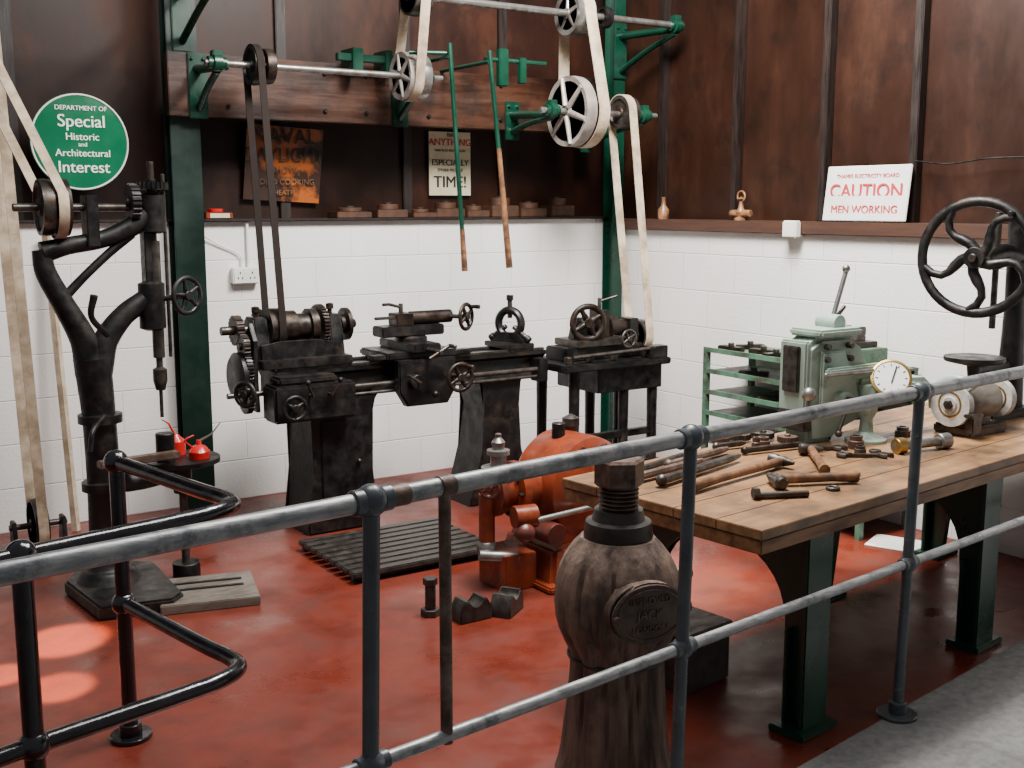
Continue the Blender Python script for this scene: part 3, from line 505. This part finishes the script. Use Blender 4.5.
for r,h in fp:
    ring=[]
    for i in range(SG):
        a=2*math.pi*i/SG;rr=r+.0025*math.sin(a*3+h*9)+.0018*math.sin(a*11+h*4)
        for ca,h0,h1,dp in cracks:
            dd=abs((a-ca-.1*math.sin(h*8)+math.pi)%(2*math.pi)-math.pi)
            if h0<h<h1 and dd<.06: rr-=dp*(1-dd/.06)*min(1,(h-h0)/.05,(h1-h)/.05)
        ring.append(bm.verts.new((o[0]+rr*math.cos(a),o[1]+rr*math.sin(a),h)))
    rings.append(ring)
for A_,B_ in zip(rings,rings[1:]):
    for i in range(SG): bm.faces.new([A_[i],A_[(i+1)%SG],B_[(i+1)%SG],B_[i]])
bm.faces.new(rings[0]);bm.faces.new(rings[-1]);fin('wooden_body',bm,WOLD)
lathe('iron_collar',(o[0],o[1],.725),Z,[(0,0),(.095,0),(.098,.01),(.092,.05),(.075,.055),(.068,.085),(0,.085)],SLAT,36)
pr=[(0,.80)]
for i in range(7): pr+=[(.042,.80+i*.012),(.056,.805+i*.012),(.056,.808+i*.012)]
pr+=[(.044,.885),(0,.885)];lathe('thread',o,Z,pr,RUST,32)
cyl('hex_head',(o[0],o[1],.875),(o[0],o[1],.955),.07,RUST,seg=6,bev=.008)
torus('band',(o[0],o[1],.385),Z,.137,.006,SLAT)
nd2=V((-.22,-1,0)).normalized();tx=V((-nd2.y,nd2.x,0));c=V((o[0],o[1],.565))+nd2*.186
el=[(.11*math.cos(t),.082*math.sin(t)) for t in [2*math.pi*k/32 for k in range(32)]]
prism('plate_boss',[(x*1.0,y*1.05) for x,y in el],c-nd2*.03,tx,(0,0,1),.06,WOLD,bev=.01)
prism('name_plate',el,c+nd2*.004,tx,(0,0,1),.012,PLATEM,bev=.003)
el2=[(x*.88,y*.85) for x,y in el]
for k in range(32):
    a_,b_=el2[k],el2[(k+1)%32];tube('plate_rim',[c+nd2*.011+tx*a_[0]+V((0,0,a_[1])),c+nd2*.011+tx*b_[0]+V((0,0,b_[1]))],.002,RUST,seg=6)
for s_,dz,sz in (('IMPROVED',.04,.026),('JACK',.0,.034),('LONDON',-.04,.024)): text('plate_text',s_,(c+nd2*.0115+V((0,0,dz))),tx,(0,0,1),sz,RUST,ext=.002)
for s in (-1,1): cyl('plate_bolt',c+tx*s*.10,c+tx*s*.10+nd2*.02,.009,RUST)
for z in (.5,.6): cyl('pawl_pin',(2.13,2.38,z),(2.19,2.36,z),.018,RUST)
# ------------------------------------------------------------ iron box under bench
G('iron_box',(2.62,2.8,0));box('body',(2.62,2.86,.1),(.24,.24,.2),SLAT,rot=(0,0,.12),bev=.008);box('lid',(2.62,2.86,.207),(.25,.25,.014),PLANK,rot=(0,0,.12))
# ------------------------------------------------------------ WORKBENCH
a7=math.radians(6.9);BO=V((2.34,2.23,0))
G('workbench',BO,a7,local=True)
W=.84;LN=2.5;T=.73
for i in range(5): bb('top_plank_%d'%i,0,LN,i*W/5+.0006,(i+1)*W/5-.0006,T-.03,T,WTABLE,bev=.002)
bb('core',.003,LN-.003,.003,W-.003,T-.075,T-.031,WEDGE)
for x in (.34,1.43,2.36):
    out=[(.03,0),(.11,0),(.12,.12),(.14,.33)]+[(.41-.27*math.cos(t),.36+.22*math.sin(t)) for t in [math.pi*k/16 for k in range(17)]]+[(.68,.33),(.70,.12),(.71,0),(.79,0),(.79,.05),(.77,.655),(.05,.655),(.03,.05)]
    prism('leg_frame',out,(x,0,0),(0,1,0),(0,0,1),.035,GREEN,bev=.006)
    bb('front_flange',x-.065,x+.065,.028,.045,.0,.655,GREEN);bb('back_flange',x-.065,x+.065,.775,.792,.0,.655,GREEN)
    bb('inner_flange',x-.05,x+.05,.105,.12,.0,.33,GREEN)
    for y in (.07,.75): box('foot_plate',(x,y,.012),(.19,.13,.024),GREEN)
bb('stretcher_back',.2,2.36,.74,.77,.52,.62,GREEN)
TZ=T
def hammer(nm,a,b,hl=.1,hr=.022,m=WHANDLE,hr2=.016):
    a=V(a);b=V(b);G(nm,a);dd=(b-a).normalized();n=dd.cross(Z).normalized()
    tube('handle',[a,a+(b-a)*.3,b],[hr2*1.2,hr2*.85,hr2],m,seg=12);lathe('head',b-n*hl/2,n,[(hr*.7,0),(hr,.008),(hr,.03),(hr*.8,.04),(hr*.85,hl*.6),(hr*.3,hl),(0,hl)],DSTEEL,16)
def bar(nm,a,b,r,m,r2=None):
    a=(a[0],a[1],TZ+r*1.3+.002);b=(b[0],b[1],TZ+r*1.3+.002)
    G(nm,a);tube('shaft',[a,tuple(V(a)+(V(b)-V(a))*.85),b],[r,r,r2 or r*.6],m,seg=8);ball('end',a,r*1.3,m)
zz=TZ+.024
hammer('hammer',(2.46,2.66,zz),(2.98,2.76,zz));hammer('hammer',(3.02,2.46,zz),(2.76,2.58,zz),.13,.024,m=WHANDLE,hr2=.018)
hammer('hammer',(3.00,2.58,zz),(3.22,2.84,zz),.09)
bar('cold_chisel',(2.44,2.78),(2.92,2.91),.016,DSTEEL);bar('cold_chisel',(2.45,2.94),(2.8,3.05),.013,DSTEEL)
bar('steel_bar',(2.38,2.86),(2.76,2.93),.015,RUST)
bar('file',(3.02,2.98),(3.3,2.94),.012,IRONB);bar('file',(2.98,3.09),(3.12,3.08),.012,DSTEEL)
bar('wrench_bar',(2.62,2.95),(2.98,3.03),.014,RUST)
def spanner(a,b):
    a=V(a);b=V(b);G('spanner',a);dd=(b-a).normalized();n=dd.cross(V(Z))
    prism('shank',[(0,-.011),((b-a).length,-.011),((b-a).length,.011),(0,.011)],a,dd,-n,.010,DSTEEL,bev=.002)
    for q in (a,b): torus('jaw',q,Z,.022,.009,DSTEEL,s2=8,seg=20,a0=.6,a1=5.6)
spanner((3.3,2.75,TZ+.009),(3.42,2.66,TZ+.009));spanner((3.3,2.90,TZ+.009),(3.38,2.84,TZ+.009))
G('bolt',(2.65,2.47,TZ));tube('shank',[(2.59,2.49,TZ+.012),(2.74,2.42,TZ+.012)],.011,DSTEEL);cyl('head',(2.572,2.498,TZ+.02),(2.592,2.489,TZ+.02),.02,DSTEEL,seg=6)
for i,(x,y) in enumerate(((2.88,2.44),(3.1,2.54),(3.46,2.74))):
    G('washer',(x,y,TZ));torus('ring',(x,y,TZ+.006),Z,.018,.006,DSTEEL,s2=8,seg=20)
for i,(x,y,r) in enumerate(((3.28,3.14,.045),(3.30,3.03,.04),(3.18,3.17,.045),(3.07,3.16,.035))):
    G('gear_wheel',(x,y,TZ));gear('gear',(x,y,TZ+.021),Z,r,.022,RUST if i%2 else DSTEEL,20)
for i,(x,y,r,h) in enumerate(((3.46,2.83,.03,.05),(3.4,2.76,.022,.03),(3.2,3.06,.026,.035),(3.80,2.88,.03,.04),(3.12,3.02,.018,.05))):
    G('bush',(x,y,TZ));lathe('sleeve',(x,y,TZ),Z,[(r*.5,0),(r,0),(r,h*.6),(r*.8,h*.65),(r*.8,h),(r*.5,h),(r*.5,0)],DSTEEL if i%2 else RUST,20)
G('roller_pin',(3.64,2.75,TZ));cyl('shaft',(3.5,2.68,TZ+.03),(3.76,2.64,TZ+.03),.018,STEEL);cyl('collar_1',(3.5,2.68,TZ+.03),(3.54,2.673,TZ+.03),.03,BRASS);cyl('collar_2',(3.71,2.647,TZ+.03),(3.76,2.64,TZ+.03),.03,STEEL)
# ------------------------------------------------------------ pale green machine
G('bench_shaper',(3.5,3.02,TZ))
prism('main_casting',[(-.15,.0),(-.02,.0),(.0,.07),(.14,.07),(.18,.14),(.24,.16),(.22,.24),(.12,.29),(.08,.36),(.06,.42),(-.10,.42),(-.17,.38),(-.15,.2)],(3.52,3.04,TZ),(1,-.1,0),(0,0,1),.15,PGREEN,bev=.02)
prism('side_rib',[(-.12,.12),(.1,.12),(.06,.22),(-.0,.36),(-.12,.36)],(3.52,2.955,TZ),(1,-.1,0),(0,0,1),.02,PGREEN,bev=.008)
bb('vertical_slide',3.345,3.375,2.99,3.13,TZ+.12,TZ+.4,PGREEN,bev=.008);bb('slide_gib',3.33,3.35,3.02,3.10,TZ+.2,TZ+.38,DSTEEL)
bb('cross_rail',3.40,3.72,2.92,2.95,TZ+.26,TZ+.30,PGREEN,bev=.008);cyl('cross_screw',(3.36,2.91,TZ+.28),(3.74,2.89,TZ+.28),.009,STEEL)
cyl('pivot_boss',(3.50,2.91,TZ+.17),(3.50,2.96,TZ+.17),.032,PGREEN);cyl('pivot_nut',(3.50,2.895,TZ+.17),(3.50,2.915,TZ+.17),.018,DSTEEL,seg=6)
tube('clamp_handle',[(3.50,2.90,TZ+.17),(3.46,2.89,TZ+.12),(3.43,2.89,TZ+.06)],.008,DSTEEL);ball('clamp_knob',(3.43,2.89,TZ+.05),.014,DSTEEL)
bb('ram',3.38,3.62,2.95,3.12,TZ+.415,TZ+.445,PGREEN,bev=.012);prism('ram_nose',[(0,0),(.34,-.02),(.38,.03),(.32,.08),(0,.09)],(3.62,2.98,TZ+.15),(1,-.18,0),(0,0,1),.11,PGREEN,bev=.018)
for z in (.33,.38): cyl('cap_screw',(3.42,2.94,TZ+z),(3.42,2.965,TZ+z),.012,DSTEEL);cyl('cap_screw',(3.54,2.93,TZ+z),(3.54,2.96,TZ+z),.012,DSTEEL)
lathe('pedestal',(3.6,2.90,TZ),Z,[(0,0),(.08,0),(.08,.012),(.055,.02),(.028,.04),(.024,.09),(.04,.12),(.04,.15),(0,.16)],PGREEN)
tube('lever',[(3.54,3.05,TZ+.44),(3.58,3.05,TZ+.55),(3.62,3.05,TZ+.66)],.010,STEEL);ball('lever_knob',(3.62,3.05,TZ+.67),.016,STEEL);cyl('lever_boss',(3.54,3.0,TZ+.46),(3.54,3.1,TZ+.46),.035,PGREEN);tube('lever_link',[(3.54,3.04,TZ+.46),(3.62,3.05,TZ+.52)],.008,DSTEEL)
bb('jaw',3.335,3.38,2.98,3.12,TZ+.05,TZ+.12,DSTEEL);ball('ball_handle',(3.3,2.93,TZ+.21),.028,STEEL);cyl('jaw_screw',(3.3,2.93,TZ+.21),(3.38,3.02,TZ+.21),.01,STEEL)
nd=V((-.62,-.6,.5)).normalized();c=V((3.66,2.84,TZ+.25))
lathe('dial_case',c,nd,[(0,-.03),(.07,-.03),(.078,0),(.078,.012),(.07,.014),(.068,.01),(0,.01)],BRASS,36);lathe('dial_face',c,nd,[(0,.0105),(.066,.0105),(.066,.012),(0,.012)],WHITE,36)
u_,w_,_=frame(nd);tube('pointer',[c+nd*.014-w_*.02,c+nd*.014+w_*.05+u_*.02],.0025,TXTK)
for k in range(12): 
    e=u_*math.cos(k*math.pi/6)+w_*math.sin(k*math.pi/6);tube('tick',[c+nd*.013+e*.05,c+nd*.013+e*.06],.0015,TXTK,seg=6)
bb('dial_bracket',3.6,3.7,2.86,2.98,TZ+.14,TZ+.22,PGREEN)
G('bench_grinder',(4.04,2.8,TZ))
bb('base',3.99,4.24,2.70,2.88,TZ,TZ+.04,DSTEEL,bev=.008);lathe('motor',(4.02,2.78,TZ+.13),(1,0,0),[(.02,0),(.06,.0),(.075,.02),(.075,.18),(.06,.2),(.02,.2)],PLANK);bb('neck',4.06,4.18,2.74,2.82,TZ+.03,TZ+.1,DSTEEL)
for xx_,rr_ in ((3.97,.09),(4.27,.08)):
    lathe('grinding_wheel',(xx_,2.78,TZ+.13),(1,0,0),[(0,-.022),(.03,-.022),(.035,-.016),(rr_,-.016),(rr_,.016),(.035,.016),(.03,.022),(0,.022)],ABR,36);torus('paper_label',(xx_-.014,2.78,TZ+.13),X,.05,.006,BRASS,flat=.6);cyl('arbor_nut',(xx_-.035,2.78,TZ+.13),(xx_-.018,2.78,TZ+.13),.02,DSTEEL,seg=6)
torus('wheel_guard',(3.99,2.78,TZ+.13),X,.10,.022,PGREEN,a0=-.3,a1=2.4)
bb('tool_rest',3.93,4.01,2.66,2.70,TZ+.09,TZ+.105,DSTEEL);bb('rest_arm',3.97,4.03,2.68,2.72,TZ+.02,TZ+.1,DSTEEL)
G('bench_drilling_machine',(4.6,2.95,TZ))
box('base',(4.52,2.96,TZ+.02),(.34,.22,.04),IRON,bev=.01);tube('column',[(4.62,2.95,TZ+.03),(4.62,2.95,1.2),(4.61,2.95,1.6)],[.06,.045,.045],IRON,smooth=True)
lathe('work_table',(4.32,2.93,.99),Z,[(.02,-.1),(.03,-.02),(.12,0),(.125,.005),(.125,.02),(0,.021)],IRON,36);tube('table_arm',[(4.32,2.93,.95),(4.62,2.95,.95)],.025,IRON)
tube('head_arm',[(4.61,2.95,1.43),(4.5,2.95,1.45),(4.40,2.96,1.43)],[.045,.035,.03],IRON,smooth=True)
wheel('flywheel',(4.32,2.95,1.43),(-1,-.25,0),.235,.022,IRON,5,curve=.5,hub=.045,handle=True)
cyl('drive_shaft',(4.27,2.94,1.43),(4.62,2.98,1.43),.018,DSTEEL);cyl('spindle',(4.46,2.95,1.12),(4.46,2.95,1.62),.014,DSTEEL);gear('bevel',(4.52,2.97,1.43),X,.05,.03,IRON,16)
# ------------------------------------------------------------ rack
G('steel_rack',(4.66,4.2,0))
for x in (4.48,4.84):
    for y in (3.62,4.74): box('upright',(x,y,.42),(.03,.03,.84),MGREEN,bev=0)
for z in (.12,.32,.48,.60,.72,.84):
    bb('shelf',4.47,4.855,3.6,4.755,z-.012,z,MGREEN,bev=.002);bb('lip',4.465,4.475,3.6,4.755,z-.012,z+.015,MGREEN,bev=0)
G('rack_toolbox',(4.66,4.0,.84));bb('box',4.56,4.8,3.75,4.15,.84,.93,MGREEN);bb('lid',4.58,4.78,3.8,4.1,.93,.96,IRONB);cyl('handle',(4.6,3.85,.97),(4.6,4.05,.97),.01,IRON)
for i,(x,y,z) in enumerate(((4.55,4.62,.84),(4.6,4.42,.84),(4.56,4.45,.72),(4.56,4.3,.60),(4.7,4.62,.84),(4.55,4.28,.84))):
    G('tool_holder',(x,y,z));box('body',(x,y,z+.013),(.06,.16,.026),IRONB,rot=(0,0,.3*i),bev=.004);cyl('stud',(x,y,z+.026),(x,y,z+.045),.018,DSTEEL)
G('machine_vice',(4.7,3.95,.96));bb('bed',4.62,4.76,3.86,4.04,.96,.985,DSTEEL);bb('jaw_a',4.62,4.76,3.86,3.89,.985,1.03,DSTEEL);bb('jaw_b',4.62,4.76,3.95,3.99,.985,1.03,DSTEEL)
G('paper_sheet',(4.68,3.35,0));box('sheet',(4.60,3.42,.004),(.22,.36,.004),WHITE,rot=(0,0,.4),bev=0)
# ------------------------------------------------------------ light
w=bpy.data.worlds.new('world');bpy.context.scene.world=w;w.use_nodes=True
bg=w.node_tree.nodes['Background'];bg.inputs[0].default_value=(.95,.96,1,1);bg.inputs[1].default_value=.24
def area(n,loc,tgt,sx,sy,e,c=(1,1,1)):
    l=bpy.data.lights.new(n,'AREA');l.shape='RECTANGLE';l.size=sx;l.size_y=sy;l.energy=e;l.color=c
    o=bpy.data.objects.new(n,l);bpy.context.collection.objects.link(o);o.location=loc
    o.rotation_euler=(V(tgt)-V(loc)).to_track_quat('-Z','Y').to_euler()
area('skylight',(2.2,3.0,4.2),(2.6,4.9,0),2.6,1.2,230,(1,.96,.91))
area('skylight',(3.2,3.7,3.9),(4.88,4.3,1.0),.9,1.1,400,(1,.96,.91))
def spot(n,loc,tgt,e,deg,bl=.25,soft=.02):
    l=bpy.data.lights.new(n,'SPOT');l.energy=e;l.spot_size=math.radians(deg);l.spot_blend=bl;l.shadow_soft_size=soft;l.color=(1,.80,.52)
    o=bpy.data.objects.new(n,l);bpy.context.collection.objects.link(o);o.location=loc
    o.rotation_euler=(V(tgt)-V(loc)).to_track_quat('-Z','Y').to_euler()
spot('sun_shaft',(-.5,2.6,4.5),(.88,4.42,0),13000,4.0,.5)
spot('sun_shaft',(-.3,2.2,4.5),(.76,3.98,0),10000,3.0,.5)
spot('sun_shaft',(-.5,2.6,4.5),(.62,4.2,0),10000,2.4,.5)
spot('sun_shaft',(3.9,4.6,4.4),(3.35,3.65,0),2600,11,.8,.05)
spot('sun_shaft',(4.4,4.6,4.4),(4.25,3.55,0),2200,8,.8,.05)
